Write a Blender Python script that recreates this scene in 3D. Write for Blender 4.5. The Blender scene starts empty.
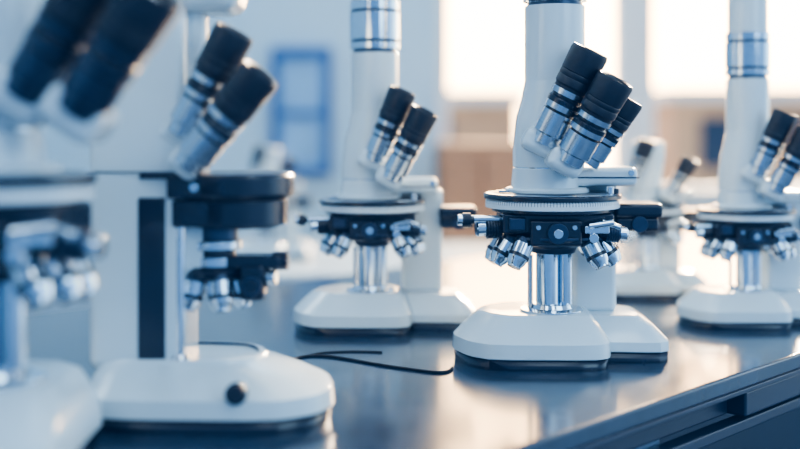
import bpy, bmesh, math
from mathutils import Vector, Matrix
R=math.radians
BZ=0.90   # bench top height
sc=bpy.context.scene

# ---------------------------------------------------------------- materials
def newmat(name):
    m=bpy.data.materials.new(name); m.use_nodes=True
    return m,m.node_tree,m.node_tree.nodes['Principled BSDF']
def mat(name,col,rough=.4,metal=0,coat=0,noise=.06,nscale=60,bump=0,stretch=None,emit=None,es=0):
    m,nt,b=newmat(name)
    tc=nt.nodes.new('ShaderNodeTexCoord'); mp=nt.nodes.new('ShaderNodeMapping')
    nt.links.new(tc.outputs['Object'],mp.inputs[0])
    if stretch: mp.inputs['Scale'].default_value=stretch
    n=nt.nodes.new('ShaderNodeTexNoise'); n.inputs['Scale'].default_value=nscale; n.inputs['Detail'].default_value=4
    nt.links.new(mp.outputs[0],n.inputs['Vector'])
    r=nt.nodes.new('ShaderNodeValToRGB')
    r.color_ramp.elements[0].position=.3; r.color_ramp.elements[1].position=.7
    r.color_ramp.elements[0].color=tuple(max(0,c*(1-noise)) for c in col)+(1,)
    r.color_ramp.elements[1].color=tuple(min(1,c*(1+noise)) for c in col)+(1,)
    nt.links.new(n.outputs['Fac'],r.inputs[0]); nt.links.new(r.outputs[0],b.inputs['Base Color'])
    mr=nt.nodes.new('ShaderNodeMapRange')
    mr.inputs['To Min'].default_value=max(0.02,rough*.85); mr.inputs['To Max'].default_value=min(1,rough*1.15)
    nt.links.new(n.outputs['Fac'],mr.inputs[0]); nt.links.new(mr.outputs[0],b.inputs['Roughness'])
    b.inputs['Metallic'].default_value=metal
    b.inputs['Coat Weight'].default_value=coat; b.inputs['Coat Roughness'].default_value=.1
    if bump:
        bp=nt.nodes.new('ShaderNodeBump'); bp.inputs['Strength'].default_value=bump; bp.inputs['Distance'].default_value=.001
        nt.links.new(n.outputs['Fac'],bp.inputs['Height']); nt.links.new(bp.outputs[0],b.inputs['Normal'])
    if emit:
        b.inputs['Emission Color'].default_value=emit+(1,); b.inputs['Emission Strength'].default_value=es
    return m
WHITE=mat('white_enamel',(.66,.76,.82),.22,coat=.4,noise=.01,nscale=30)
BLACK=mat('black_paint',(.006,.011,.026),.26,noise=.2,coat=.2,nscale=80)
RUB=mat('black_rubber',(.006,.010,.022),.45,noise=.2,nscale=200,bump=.15)
CHR=mat('chrome',(.60,.69,.78),.11,metal=1,noise=.04,nscale=90)
SIL=mat('satin_silver',(.51,.59,.68),.23,metal=1,noise=.10,nscale=60,stretch=(1,1,30))
DGR=mat('gunmetal',(.05,.07,.11),.3,metal=.8,noise=.15)
GLS=mat('lens_glass',(.02,.03,.06),.05,coat=1,noise=.1)
BENCH=mat('bench_top_laminate',(.022,.042,.076),.19,noise=.2,nscale=18,coat=.15)
BEDGE=mat('bench_edge_trim',(.18,.26,.38),.3,metal=.7,noise=.1)
CAB=mat('bench_cabinet_navy',(.012,.024,.050),.4,noise=.2,nscale=8)
WALL=mat('wall_paint',(.52,.71,.84),.8,noise=.02,nscale=3)
CEIL=mat('ceiling_paint',(.74,.82,.9),.9,noise=.03,nscale=3)
FRAME=mat('window_frame_white',(.82,.84,.86),.5,noise=.02)
BLUEF=mat('blue_frame_paint',(.04,.14,.38),.5,noise=.1)
BLUEG=mat('blue_noticeboard',(.28,.50,.75),.5,noise=.15,nscale=6)
WOOD=mat('brown_wood',(.42,.21,.11),.5,noise=.25,nscale=10,stretch=(1,1,8))
BRICK=mat('building_facade',(.62,.37,.22),.9,noise=.2,nscale=1.2)
WB=mat('white_worktop',(.66,.78,.87),.25,noise=.03)
PANEL=mat('ceiling_fill_panel',(.9,.9,.9),.5,emit=(.72,.89,1),es=5)  # glow of the added overhead fill panels
CABLE=mat('cable_rubber',(.01,.011,.016),.4,noise=.1)
def tickmat():
    m,nt,b=newmat('scale_ring')
    L=nt.links.new; N=nt.nodes.new
    tc=N('ShaderNodeTexCoord'); s=N('ShaderNodeSeparateXYZ'); L(tc.outputs['Object'],s.inputs[0])
    a=N('ShaderNodeMath'); a.operation='ARCTAN2'; L(s.outputs[1],a.inputs[0]); L(s.outputs[0],a.inputs[1])
    mu=N('ShaderNodeMath'); mu.operation='MULTIPLY'; mu.inputs[1].default_value=22; L(a.outputs[0],mu.inputs[0])
    fr=N('ShaderNodeMath'); fr.operation='FRACT'; L(mu.outputs[0],fr.inputs[0])
    g=N('ShaderNodeMath'); g.operation='LESS_THAN'; g.inputs[1].default_value=.18; L(fr.outputs[0],g.inputs[0])
    mx=N('ShaderNodeMix'); mx.data_type='RGBA'
    mx.inputs[6].default_value=(.70,.78,.84,1); mx.inputs[7].default_value=(.05,.06,.1,1)
    z=N('ShaderNodeMath'); z.operation='GREATER_THAN'; z.inputs[1].default_value=.0055; L(s.outputs[2],z.inputs[0])
    z2=N('ShaderNodeMath'); z2.operation='MULTIPLY'; L(z.outputs[0],z2.inputs[0]); L(g.outputs[0],z2.inputs[1])
    L(z2.outputs[0],mx.inputs[0]); L(mx.outputs[2],b.inputs['Base Color']); b.inputs['Roughness'].default_value=.3
    return m
TICK=tickmat()

# ---------------------------------------------------------------- mesh helpers (mm for instruments)
K=.001
def finish(name,bm,mats,parent=None,bevel=0,smooth=True):
    bmesh.ops.recalc_face_normals(bm,faces=bm.faces)
    me=bpy.data.meshes.new(name); bm.to_mesh(me); bm.free()
    for m in mats: me.materials.append(m)
    if smooth:
        me.shade_smooth(); me.set_sharp_from_angle(angle=R(32))
    o=bpy.data.objects.new(name,me); sc.collection.objects.link(o)
    if parent: o.parent=parent
    if bevel>0:
        b=o.modifiers.new('bevel','BEVEL'); b.width=bevel; b.segments=3; b.limit_method='ANGLE'; b.angle_limit=R(32)
        b.harden_normals=True
    return o
def lathe(name,prof,parent,loc=(0,0,0),d=(0,0,1),seg=48,bevel=.6):
    mats=[]
    for p in prof:
        if p[2] not in mats: mats.append(p[2])
    bm=bmesh.new(); rings=[]
    for r,z,m in prof:
        if r<1e-6: rings.append([bm.verts.new((0,0,z*K))])
        else: rings.append([bm.verts.new((r*K*math.cos(2*math.pi*i/seg),r*K*math.sin(2*math.pi*i/seg),z*K)) for i in range(seg)])
    for j in range(len(prof)-1):
        a,b=rings[j],rings[j+1]; mi=mats.index(prof[j][2])
        if len(a)==1 and len(b)==1: continue
        for i in range(seg):
            k=(i+1)%seg
            if len(a)==1: f=bm.faces.new((a[0],b[i],b[k]))
            elif len(b)==1: f=bm.faces.new((a[i],a[k],b[0]))
            else: f=bm.faces.new((a[i],a[k],b[k],b[i]))
            f.material_index=mi
    if len(rings[0])>1: bm.faces.new(rings[0][::-1]).material_index=mats.index(prof[0][2])
    if len(rings[-1])>1: bm.faces.new(rings[-1]).material_index=mats.index(prof[-1][2])
    o=finish(name,bm,mats,parent,bevel*K)
    o.location=Vector(loc)*K
    o.rotation_mode='QUATERNION'; o.rotation_quaternion=Vector(d).to_track_quat('Z','Y')
    return o
def cyl(name,r,h,m,parent,loc,d=(0,0,1),bevel=.6,seg=40):
    return lathe(name,[(r,0,m),(r,h,m)],parent,loc,d,seg,bevel)
def box(name,lo,hi,m,parent,bevel=2,rot=None,k=K):
    c=[(lo[i]+hi[i])/2 for i in range(3)]; s=[abs(hi[i]-lo[i])/2 for i in range(3)]
    bm=bmesh.new(); bmesh.ops.create_cube(bm,size=2)
    for v in bm.verts: v.co=Vector((v.co[i]*s[i]*k for i in range(3)))
    o=finish(name,bm,[m],parent,bevel*k)
    o.location=Vector(c)*k
    if rot: o.rotation_euler=[R(a) for a in rot]
    return o
def chaikin(p,n=2):
    for _ in range(n):
        q=[]
        for i in range(len(p)):
            a=Vector(p[i]); b=Vector(p[(i+1)%len(p)])
            q+=[a*.82+b*.18,a*.18+b*.82]
        p=q
    return p
def loft(name,rings,parent,bevel=1.5,n=2):
    mats=[]
    for r in rings:
        if r[2] not in mats: mats.append(r[2])
    bm=bmesh.new(); rs=[]
    for o,z,m in rings:
        rs.append([bm.verts.new((v[0]*K,v[1]*K,z*K)) for v in chaikin(o,n)])
    for j in range(len(rs)-1):
        N=len(rs[j])
        for i in range(N):
            k=(i+1)%N
            bm.faces.new((rs[j][i],rs[j][k],rs[j+1][k],rs[j+1][i])).material_index=mats.index(rings[j][2])
    bm.faces.new(rs[0][::-1]).material_index=0
    bm.faces.new(rs[-1]).material_index=mats.index(rings[-1][2])
    return finish(name,bm,mats,parent,bevel*K)
def scaled(o,f,c=None):
    if c is None: c=(sum(p[0] for p in o)/len(o),sum(p[1] for p in o)/len(o))
    return [(c[0]+(p[0]-c[0])*f,c[1]+(p[1]-c[1])*f) for p in o]
def mix(a,b,t): return [(p[0]*(1-t)+q[0]*t,p[1]*(1-t)+q[1]*t) for p,q in zip(a,b)]
def tube(name,circ,m,parent,seg=56,bevel=1):
    bm=bmesh.new(); rs=[]
    for cx,cy,z,r in circ:
        rs.append([bm.verts.new(((cx+r*math.cos(2*math.pi*i/seg))*K,(cy+r*math.sin(2*math.pi*i/seg))*K,z*K)) for i in range(seg)])
    for a,b in zip(rs,rs[1:]):
        for i in range(seg):
            k=(i+1)%seg; bm.faces.new((a[i],a[k],b[k],b[i]))
    bm.faces.new(rs[0][::-1]); bm.faces.new(rs[-1])
    return finish(name,bm,[m],parent,bevel*K)

def eyepiece(name,p0,p1,r,parent,dark=False):
    S=DGR if dark else SIL
    L=(Vector(p1)-Vector(p0)).length; u=L/100.; q=r/21.
    P=[(0,-6,S),(15,-6,S),(15,4,S),(18.5,6,S),(18.5,29,BLACK),(16.5,29,BLACK),(16.5,32,S),(19.5,32,S),(19.5,38,BLACK),(19.6,38,BLACK),(19.6,43,BLACK),
       (17.5,45,BLACK),(17.5,48,S),(20,48,S),(20,54,BLACK),(19,54,RUB),(19,57,RUB),(20.6,59,RUB),(20.6,66,RUB),(20,67,RUB),(20.6,68,RUB),
       (20.6,72,RUB),(20,73,RUB),(20.8,74,RUB),(21.4,96,RUB),(20,100,RUB),(16,99,RUB),(13,93,GLS),(6,95,GLS),(0,95.5,GLS)]
    return lathe(name,[(a*q,b*u,m) for a,b,m in P],parent,p0,Vector(p1)-Vector(p0),56,.5)
def objective(name,top,d,parent,s=1):
    P=[(0,0,DGR),(10,0,DGR),(10,5,CHR),(11.5,6,CHR),(11.5,18,BLACK),(11.6,18,BLACK),(11.6,22,CHR),(11,22,CHR),(10,27,CHR),(7.5,31,CHR),(7.5,33,BLACK),(4,33.5,GLS),(0,33.5,GLS)]
    return lathe(name,[(a*s,b*s,m) for a,b,m in P],parent,top,d,32,.4)
def knob(name,loc,d,r,L,parent,m=BLACK,m2=CHR):
    P=[(0,0,m),(r*.6,0,m),(r*.6,L*.2,m),(r*.95,L*.2,m)]
    n=5
    for i in range(n):
        z=L*(.25+.45*i/n); P+=[(r,z,m),(r,z+L*.05,m),(r*.93,z+L*.06,m)]
    P+=[(r*.75,L*.72,m2),(r*.75,L*.95,m2),(r*.6,L,m2),(0,L,m2)]
    return lathe(name,P,parent,loc,d,40,.3)

def collar(parent,x=0,y=0,dz=0,r=33):
    W=WHITE; q=r/33
    P=[(33,300,W),(33,384,CHR),(30,384,DGR),(30,388,CHR),(35,389,CHR),(35,398,DGR),(33,398,DGR),(33,401,CHR),(35,402,CHR),
        (35,440,DGR),(33,440,DGR),(33,443,CHR),(34.5,444,CHR),(34.5,456,DGR),(31,456,W),(31,520,BLACK),(29,521,BLACK),(29,535,BLACK),(26,538,BLACK),(0,538,BLACK)]
    lathe('camera_port_tube',[(a*q,b+dz,m) for a,b,m in P],parent,(x,y,0),seg=64)

def base_front(e,ext=True,xe=0):
    lo=[(-112,-12),(-96,-56),(-72,-78),(34,-80),(50,-70),(56,-48),(54,60),(-60,80),(-100,40)]
    tp=[(-86,-4),(-66,-34),(-50,-46),(20,-48),(34,-41),(40,-28),(40,55),(-45,60),(-76,30)]
    loft('base',[(scaled(lo,.965),0,BLACK),(scaled(lo,.975),11,BLACK),(scaled(lo,.975),11.2,WHITE),(lo,12,WHITE),(scaled(lo,.985),27,WHITE),(mix(lo,tp,.5),39,WHITE),(tp,50,WHITE),(scaled(tp,.94),52,WHITE)],e,1.6,n=1)
    if ext:
        l2=[(40,-34),(108+xe,-40),(124+xe,-28),(126+xe,70),(100+xe,82),(40,84)]
        t2=[(34,-6),(86+xe,-10),(96+xe,0),(98+xe,56),(84+xe,68),(34,70)]
        loft('base_heel',[(scaled(l2,.97),0,BLACK),(scaled(l2,.975),11,BLACK),(scaled(l2,.975),11.2,WHITE),(l2,12,WHITE),(scaled(l2,.985),22,WHITE),(mix(l2,t2,.5),36,WHITE),(t2,46,WHITE)],e,1.6,n=1)

EP3=[((-12,-44,240),(32,-62,332),20),((12,-62,220),(54,-84,301),20),((38,-22,216),(78,-34,282),16.5)]
EP2=[((6,-44,240),(43,-60,330),19),((30,-58,216),(73,-78,302),19)]
EPFAR=[((-34,-40,236),(-8,-52,306),17),((40,-50,206),(74,-62,272),17)]
EPFG=[((34,-44,232),(80,-60,302),18),((70,-60,222),(116,-78,286),18)]
def build_front(ext=True,eps=EP3,xe=0,arm=True,port=True,ss=1.0,headdz=0,dark=False):
    e=bpy.data.objects.new('microscope',None); sc.collection.objects.link(e)
    base_front(e,ext,xe)
    lathe('pillar_flange',[(34,52,CHR),(34,54,CHR),(24,55,CHR),(22,60,CHR),(16,61,CHR)],e,(-2,-8,0))
    cyl('pillar',12.5,66,CHR,e,(-7,-14,55)); cyl('pillar_rod',8,66,CHR,e,(13,-10,55))
    cyl('pillar_rod_thin',3,60,SIL,e,(-24,0,52))
    lathe('turret',[(18,114,DGR),(24,115,DGR),(26,121,BLACK),(48*ss,127,BLACK),(54*ss,132,DGR),(54*ss,135,BLACK),(48*ss,137,BLACK),(40*ss,146,BLACK)],e,(0,-6,0))
    for i,ad in enumerate((178,202,228,-2,-24,-48,45,90,135)):
        a=R(ad)
        d=Vector((math.cos(a)*.70,math.sin(a)*.42,-1))
        objective('objective_%d'%(i+1),(math.cos(a)*50*ss,-6+math.sin(a)*42*ss,132),d,e,1.0)
    box('stage_carrier',(-58*ss,-44,138),(60*ss,40,160),BLACK,e,3)
    box('carrier_step',(-30,-56,126),(24,-30,154),BLACK,e,3)
    box('carrier_wing',(-52*ss,-50,142),(-34*ss,-36,156),DGR,e,2)
    box('rack_plate',(26,-60,140),(52,-40,148),CHR,e,1.2)
    cyl('rack_screw',5,12,CHR,e,(34,-58,136),(0,-1,0)); cyl('rack_pin',3.5,26,CHR,e,(30,-62,148),(1,0,.15))
    cyl('clamp_pin',3,20,CHR,e,(46,-50,152),(.9,-.2,-.3))
    knob('fine_knob',(48,-34,140),(1,-.1,-.1),10,28,e,DGR,CHR)
    cyl('carrier_dial',11,8,DGR,e,(-2,-54,140),(0,-1,0)); cyl('carrier_dial_cap',5,3,CHR,e,(-2,-62,140),(0,-1,0))
    for k,x in enumerate((-40,-22,16)):
        cyl('screw_%d'%(k+1),2.6,3,CHR,e,(x,-43,149) if x<-30 else (x,-55,146),(0,-1,0),.3,16)
    if arm:
        knob('focus_knob',(-52,-20,144),(-1,-.15,-.05),12,34,e,BLACK,CHR)
        cyl('focus_shaft',4,48,CHR,e,(-46,-26,153),(-1,-.1,0)); knob('focus_shaft_tip',(-88,-31,152),(-1,-.1,0),8,18,e)
    # stage
    lathe('stage_lower_ring',[(58*ss,158,BLACK),(66*ss,160,BLACK),(66*ss,165,DGR)],e)
    lathe('stage_scale_ring',[(66*ss,0,TICK),(73*ss,1,TICK),(73*ss,9,TICK),(70*ss,11,TICK),(60*ss,11,TICK)],e,(0,0,163),seg=96)
    lathe('stage_plate',[(70*ss,173.5,BLACK),(75*ss,174,BLACK),(75*ss,178,BLACK),(73*ss,179.5,SIL),(66*ss,180,BLACK),(64*ss,181,BLACK),(0,181,BLACK)],e,seg=96)
    lathe('stage_disc',[(46,180,WHITE),(46,184,WHITE),(42,186,WHITE)],e,(-6,0,0),seg=64)
    if arm:
        box('slide_clip',(-60,-18,181),(-30,-12,183),CHR,e,.5,rot=(0,0,-15)); cyl('stage_stop',4,8,CHR,e,(58,-30,180)); cyl('stage_stop_cap',6,5,BLACK,e,(64,-18,180))
    # head
    H=headdz
    tube('neck',[(-8,0,183,37),(-8,0,196,36),(-8,0,207,35)],WHITE,e)
    cyl('neck_ring',33.5,3,CHR,e,(-8,0,206))
    tube('head',[(-8,0,208,35),(-7,0,226,36),(-3,0,262+H,36),(1,0,280+H,35),(3,0,302+H,33)],WHITE,e,bevel=1)
    if port: collar(e,3,0,H)
    else: lathe('head_cap',[(33,300+H,WHITE),(34,302+H,WHITE),(30,310+H,WHITE),(10,314+H,WHITE),(0,314+H,WHITE)],e,(3,0,0))
    if arm:
        box('arm_bridge',(6,-14,187),(92,58,208),WHITE,e,6); box('arm_bridge_seam',(26,-15,196),(93,59,197.5),DGR,e,.3)
        box('arm_column',(26+xe*.6,22,44),(76+xe,72,192),WHITE,e,7)
        cyl('arm_bolt',3.5,2,CHR,e,(84,-13.5,202),(0,-1,0),.4,20)
        box('side_housing_top',(70+xe,6,151),(124+xe,62,167),BLACK,e,5); box('side_housing_lower',(72+xe,10,136),(120+xe,58,152),BLACK,e,4)
        cyl('side_housing_dial',9,4,DGR,e,(98+xe,10.5,144),(0,-1,0))
    # eyepieces with prism housings
    for i,(p0,p1,r) in enumerate(eps):
        P0=Vector(p0); d=(Vector(p1)-P0).normalized()
        if i<2:
            c=P0-d*4+Vector((-4,16,-2)); ang=math.degrees(math.atan2(d.x,d.z))
            box('prism_housing_%d'%(i+1),(c.x-19,c.y-24,c.z-13),(c.x+19,c.y+24,c.z+13),WHITE,e,9,rot=(0,ang,0))
        eyepiece('eyepiece_%d'%(i+1),p0,p1,r,e,dark)
    return e

def build_side():
    e=bpy.data.objects.new('microscope',None); sc.collection.objects.link(e)
    lo=[(-122,-66),(-100,-96),(44,-102),(78,-80),(92,-44),(82,16),(44,66),(-100,80),(-122,60)]
    md=[(-120,-52),(-92,-72),(30,-78),(58,-58),(72,-34),(60,16),(34,56),(-94,72),(-118,52)]
    tp=[(-116,-34),(-86,-44),(0,-48),(22,-36),(32,-8),(24,22),(6,42),(-86,50),(-112,40)]
    loft('base',[(scaled(lo,.96),0,BLACK),(scaled(lo,.97),12,BLACK),(scaled(lo,.97),12.2,WHITE),(lo,13,WHITE),(scaled(lo,.985),28,WHITE),(md,36,WHITE),(tp,47,WHITE),(scaled(tp,.95),50,WHITE),(scaled(tp,.86),50.5,DGR),(scaled(tp,.85),48,WHITE)],e,1.0)
    cyl('base_knob',9,12,BLACK,e,(14,-90,33),(0,-1,0.15)); cyl('base_knob_cap',7,3,RUB,e,(14,-102,35),(0,-1,.15))
    box('arm',(-124,-38,40),(-40,38,420),WHITE,e,9)
    box('arm_seam',(-125,-39,211),(-39,39,212.5),DGR,e,.3)
    box('arm_slot',(-80,-40,48),(-56,-30,190),BLACK,e,2)
    box('arm_rail',(-44,-26,120),(-26,26,196),WHITE,e,3)
    box('arm_rail_dark',(-44,-28,165),(-24,28,186),BLACK,e,3)
    box('arm_head',(-70,-36,352),(6,36,420),WHITE,e,14)
    tube('head_tube',[(-42,0,210,16),(-42,0,360,16)],WHITE,e)
    cyl('head_ring',17,4,CHR,e,(-42,0,212))
    lathe('stage',[(38,162,BLACK),(46,165,BLACK),(46,186,DGR),(44,187,BLACK),(50,189,BLACK),(52,192,BLACK),(52,207,BLACK),(50,210,DGR),(44,211,BLACK)],e,(0,0,0),seg=72)
    box('stage_body',(-54,-46,189),(4,46,210),BLACK,e,3); box('stage_body_lower',(-50,-42,164),(2,42,188),BLACK,e,3)
    box('stage_shelf',(-78,-42,206),(4,42,211),BLACK,e,1)
    cyl('stage_bolt',4,2,CHR,e,(-30,-45,199),(0,-1,0),.4,20)
    lathe('condenser',[(20,126,CHR),(22,128,CHR),(22,136,BLACK),(18,137,BLACK),(18,142,CHR),(24,143,CHR),(24,150,DGR),(20,151,DGR),(20,164,DGR)],e,(-18,-6,0))
    box('focus_bar',(-16,-24,126),(42,-4,138),BLACK,e,3); cyl('focus_bar_tip',8,14,BLACK,e,(34,-14,132),(1,0,0))
    box('focus_body',(6,-26,98),(28,-2,130),BLACK,e,4); cyl('focus_dial',9,6,DGR,e,(17,-25,112),(0,-1,0)); cyl('focus_dial_cap',6,4,BLACK,e,(17,-30,112),(0,-1,0))
    knob('focus_knob',(16,-14,118),(1,-.2,0),9,22,e)
    lathe('turret',[(10,112,DGR),(26,118,BLACK),(28,124,BLACK),(24,128,BLACK)],e,(-20,-6,0))
    for i in range(5):
        a=2*math.pi*(i+.1)/5
        objective('objective_%d'%(i+1),(-20+math.cos(a)*18,-6+math.sin(a)*18,120),(math.cos(a)*.3,math.sin(a)*.3,-1),e,.95)
    cyl('pillar_rod',4.2,118,CHR,e,(-44,-34,48)); lathe('pillar_rod_foot',[(9,47,CHR),(9,50,CHR),(6,54,CHR)],e,(-44,-34,0))
    box('prism_housing',(-62,-40,228),(-18,8,272),WHITE,e,10,rot=(0,32,0))
    eyepiece('eyepiece_1',(-40,-36,250),(6,-50,333),18,e)
    eyepiece('eyepiece_2',(-30,-60,222),(32,-76,296),18,e)
    box('prism_housing_outer',(-48,-64,208),(-20,-20,236),WHITE,e,8,rot=(0,36,0))
    return e
def place(e,x,y,s=1,rz=0,z=BZ):
    e.location=(x,y,z); e.scale=(s,s,s); e.rotation_euler=(0,0,R(rz))
def dup(e):
    n=e.copy(); sc.collection.objects.link(n)
    for c in e.children:
        k=c.copy(); sc.collection.objects.link(k); k.parent=n
    return n

main=build_front(); place(main,.167,1.22)
left=build_side(); place(left,-.147,1.0)
fg=build_front(ext=False,eps=EPFG,arm=False,ss=.80,headdz=-40,dark=True); place(fg,-.302,.835,1.2)
m2=build_front(eps=EP2,xe=24); place(m2,-.035,1.405,.90)
m3=dup(m2); place(m3,.448,1.44,.82)
m4=build_front(eps=EPFAR,port=False,headdz=-6); place(m4,.372,1.68,.76)

# ---------------------------------------------------------------- cable
def cable(name,pts,r):
    cu=bpy.data.curves.new(name,'CURVE'); cu.dimensions='3D'; cu.bevel_depth=r; cu.bevel_resolution=4
    s=cu.splines.new('NURBS'); s.points.add(len(pts)-1); s.use_endpoint_u=True; s.order_u=4
    for p,q in zip(s.points,pts): p.co=(q[0],q[1],BZ+r+(q[2] if len(q)>2 else 0),1)
    cu.materials.append(CABLE); o=bpy.data.objects.new(name,cu); sc.collection.objects.link(o); return o
cable('power_cable',[(-.118,1.19),(-.11,1.215),(-.088,1.221),(-.06,1.205),(-.021,1.168),(.02,1.143),(.042,1.128),(.052,1.14),(.054,1.155)],.0014)
cable('power_cable',[(-.118,1.19),(-.10,1.23),(-.07,1.245),(-.04,1.243),(-.02,1.238)],.0010)

# ---------------------------------------------------------------- lab bench (front edge runs diagonally)
T=Vector((.693,.721,0)).normalized()
P0=Vector((.362,1.15,0))
bench=bpy.data.objects.new('lab_bench',None); sc.collection.objects.link(bench)
bench.location=P0; bench.rotation_euler=(0,0,math.atan2(T.y,T.x))
def bb(n,lo,hi,m,b=.002): return box(n,lo,hi,m,bench,b,k=1.0)
bb('bench_top',(-2.2,0,BZ-.018),(2.6,.86,BZ),BENCH,.003)
bb('bench_edge_trim',(-2.2,-.002,BZ-.022),(2.6,.02,BZ-.017),CAB,.001)
bb('bench_apron',(-2.18,.025,BZ-.05),(-.0,.045,BZ-.018),CAB)
bb('bench_rail',(-2.18,.012,BZ-.068),(2.55,.03,BZ-.056),CAB)
bb('bench_drawer_unit',(.0,.004,BZ-.05),(2.55,.80,BZ-.023),CAB,.003)
bb('bench_cabinet',(-2.15,.25,.08),(2.55,.82,BZ-.02),CAB)
bb('bench_shelf',(-2.15,.05,.30),(2.55,.25,.33),CAB)
for i,x in enumerate((-1.6,-.17,1.1,2.4)):
    bb('bench_leg_%d'%(i+1),(x,.03,0),(x+.045,.075,BZ-.02),BEDGE,.004)
bb('bench_plinth',(-2.15,.30,0),(2.55,.80,.08),CAB)

# ---------------------------------------------------------------- room
def room(n,lo,hi,m,b=0): return box(n,lo,hi,m,None,b,k=1.0)
YB=4.6
room('floor',(-5,-3.5,-.05),(6,YB+.2,0),mat('floor_vinyl',(.07,.12,.20),.3,noise=.15,nscale=5))
room('ceiling',(-5,-3.5,3.0),(6,YB+.2,3.05),CEIL)
room('wall_left',(-3.6,-3.5,0),(-3.5,YB,3.0),WALL)
room('wall_back',(-3.6,YB,0),(.15,YB+.12,3.0),WALL)
room('wall_back_sill',(.15,YB,0),(5.5,YB+.12,.86),WALL)
room('wall_back_header',(.15,YB,2.75),(5.5,YB+.12,3.0),WALL)
def window(i,x0,x1):
    e=bpy.data.objects.new('window_%d'%i,None); sc.collection.objects.link(e)
    z0,z1=.86,2.75; w=.05
    for n,lo,hi in (('jamb_a',(x0,YB-.02,z0),(x0+w,YB+.1,z1)),('jamb_b',(x1-w,YB-.02,z0),(x1,YB+.1,z1)),
                    ('sill',(x0+w,YB-.04,z0),(x1-w,YB+.1,z0+w)),('head',(x0+w,YB-.02,z1-w),(x1-w,YB+.1,z1))):
        box(n,lo,hi,FRAME,e,.005,k=1.0)
window(1,.15,.95); window(2,1.0,2.3); window(3,2.35,3.7); window(4,3.75,5.4)
room('trim_1',(.94,YB-.03,.86),(1.01,YB+.1,2.75),FRAME); room('trim_2',(2.29,YB-.03,.86),(2.36,YB+.1,2.75),FRAME); room('trim_3',(3.69,YB-.03,.86),(3.76,YB+.1,2.75),FRAME)
nb=bpy.data.objects.new('notice_board',None); sc.collection.objects.link(nb)
box('board',(-.50,YB-.03,.99),(-.30,YB-.002,1.46),BLUEG,nb,.003,k=1.0)
for n,lo,hi in (('frame_l',(-.53,YB-.05,.96),(-.49,YB-.001,1.49)),('frame_r',(-.32,YB-.05,.96),(-.28,YB-.001,1.49)),('frame_t',(-.49,YB-.05,1.44),(-.32,YB-.001,1.49)),('frame_b',(-.49,YB-.05,.96),(-.32,YB-.001,1.0)),('frame_m',(-.49,YB-.05,1.2),(-.32,YB-.001,1.23))):
    box(n,lo,hi,BLUEF,nb,.003,k=1.0)
bc=bpy.data.objects.new('back_counter',None); sc.collection.objects.link(bc)
box('worktop',(-3.3,2.45,.80),(3.6,3.15,.83),WB,bc,.004,k=1.0)
box('carcass',(-3.25,2.5,0),(3.55,3.1,.80),FRAME,bc,.004,k=1.0)
for i in range(9): box('door_%d'%(i+1),(-3.2+i*.75,2.48,.1),(-2.48+i*.75,2.5,.77),WB,bc,.004,k=1.0)
for i,(x,y,s) in enumerate(((-.33,2.75,.9),(-1.35,2.8,.9),(1.06,2.8,.8))):
    k=dup(m4); place(k,x,y,s,z=.831)
wc=bpy.data.objects.new('wooden_cupboard',None); sc.collection.objects.link(wc)
box('body',(.14,4.1,0),(.46,4.55,1.10),WOOD,wc,.01,k=1.0)
box('door_a',(.15,4.08,.1),(.295,4.1,1.07),WOOD,wc,.005,k=1.0); box('door_b',(.305,4.08,.1),(.45,4.1,1.07),WOOD,wc,.005,k=1.0)
for x0,x1,h,y in ((3.2,6.0,1.5,13),(7.2,12,1.9,16),(-1,1.5,1.5,14)):
    b=bpy.data.objects.new('building',None); sc.collection.objects.link(b)
    box('walls',(x0,y,-1),(x1,y+3,h),BRICK,b,.02,k=1.0)
    box('roof',(x0-.1,y-.1,h),(x1+.1,y+3.1,h+.15),FRAME,b,.02,k=1.0)
    n=int((x1-x0)/.9)
    for i in range(n): box('window_pane_%d'%i,(x0+.3+i*.9,y-.03,.7),(x0+.75+i*.9,y+.01,1.3),DGR,b,.01,k=1.0)
room('ground',(-40,YB+.3,-1.1),(60,60,-1.0),mat('ground_paving',(.55,.5,.45),.9))
for i,(x,y) in enumerate(((-1.6,.4),(.4,.4),(-1.6,2.2),(.4,2.2),(2.4,2.2),(-1.6,-1.6),(.4,-1.6),(-1.6,3.7),(.4,3.7))):  # unseen overhead panels, added to brighten the back wall and microscopes
    e=bpy.data.objects.new('ceiling_fill',None); sc.collection.objects.link(e)
    box('panel',(x-.3,y-.6,2.965),(x+.3,y+.6,2.985),PANEL,e,.002,k=1.0)
    box('rim',(x-.33,y-.63,2.975),(x+.33,y+.63,2.999),FRAME,e,.002,k=1.0)

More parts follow.
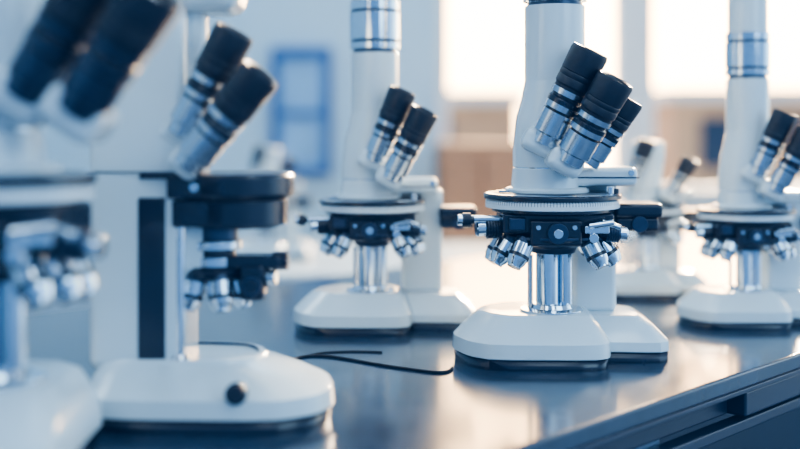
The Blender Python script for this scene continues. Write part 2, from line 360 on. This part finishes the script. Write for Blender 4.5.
# ---------------------------------------------------------------- light
w=bpy.data.worlds.new('sky'); sc.world=w; w.use_nodes=True; nt=w.node_tree
bg=nt.nodes['Background']; tc=nt.nodes.new('ShaderNodeTexCoord'); sp=nt.nodes.new('ShaderNodeVectorMath'); sp.operation='DOT_PRODUCT'
nt.links.new(tc.outputs['Generated'],sp.inputs[0]); sp.inputs[1].default_value=Vector((.24,.93,.18)).normalized()
mr=nt.nodes.new('ShaderNodeMapRange'); mr.inputs['From Min'].default_value=-1; mr.inputs['From Max'].default_value=1
nt.links.new(sp.outputs['Value'],mr.inputs[0])
cr=nt.nodes.new('ShaderNodeValToRGB'); nt.links.new(mr.outputs[0],cr.inputs[0])
el=cr.color_ramp.elements
el[0].position=0; el[0].color=(.11,.24,.46,1)
el[1].position=1; el[1].color=(16,9.6,4.4,1)
for p,c in ((.45,(.22,.42,.72)),(.80,(1.2,1.8,2.3)),(.93,(4.0,4.0,3.5)),(.97,(8.0,6.0,3.7))):
    x=el.new(p); x.color=c+(1,)
nt.links.new(cr.outputs[0],bg.inputs[0]); bg.inputs[1].default_value=1.5
s=bpy.data.lights.new('sun','SUN'); s.energy=13; s.color=(1,.76,.52); s.angle=R(4)
so=bpy.data.objects.new('sun',s); sc.collection.objects.link(so)
so.rotation_euler=(Vector((.38,1,.33))).to_track_quat('Z','Y').to_euler()
a=bpy.data.lights.new('fill_light','AREA'); a.energy=30; a.size=1.6; a.color=(.56,.82,1)  # added bluish fill lamp, brightens the fronts from the camera side
ao=bpy.data.objects.new('fill_light',a); sc.collection.objects.link(ao); ao.location=(2.0,-1.0,2.3)
ao.rotation_euler=(Vector(ao.location)-Vector((.1,1.3,1))).to_track_quat('Z','Y').to_euler()

# ---------------------------------------------------------------- camera
c=bpy.data.cameras.new('camera'); co=bpy.data.objects.new('camera',c); sc.collection.objects.link(co)
co.location=(0,0,BZ+.2484); co.rotation_euler=(R(90),0,0)
c.lens=50; c.sensor_width=36; c.shift_y=-(224.5-130)/800; c.clip_start=.05
c.dof.use_dof=True; c.dof.focus_distance=1.16; c.dof.aperture_fstop=1.7
sc.camera=co
# film-like colour management: slightly lifted navy blacks
sc.view_settings.view_transform='AgX'
try: sc.view_settings.look='AgX - Medium High Contrast'
except Exception: pass
sc.view_settings.exposure=.15
sc.view_settings.use_curve_mapping=True
cm=sc.view_settings.curve_mapping
for i,y in enumerate((.002,.009,.024)): cm.curves[i].points[0].location=(0,y)
cm.update()
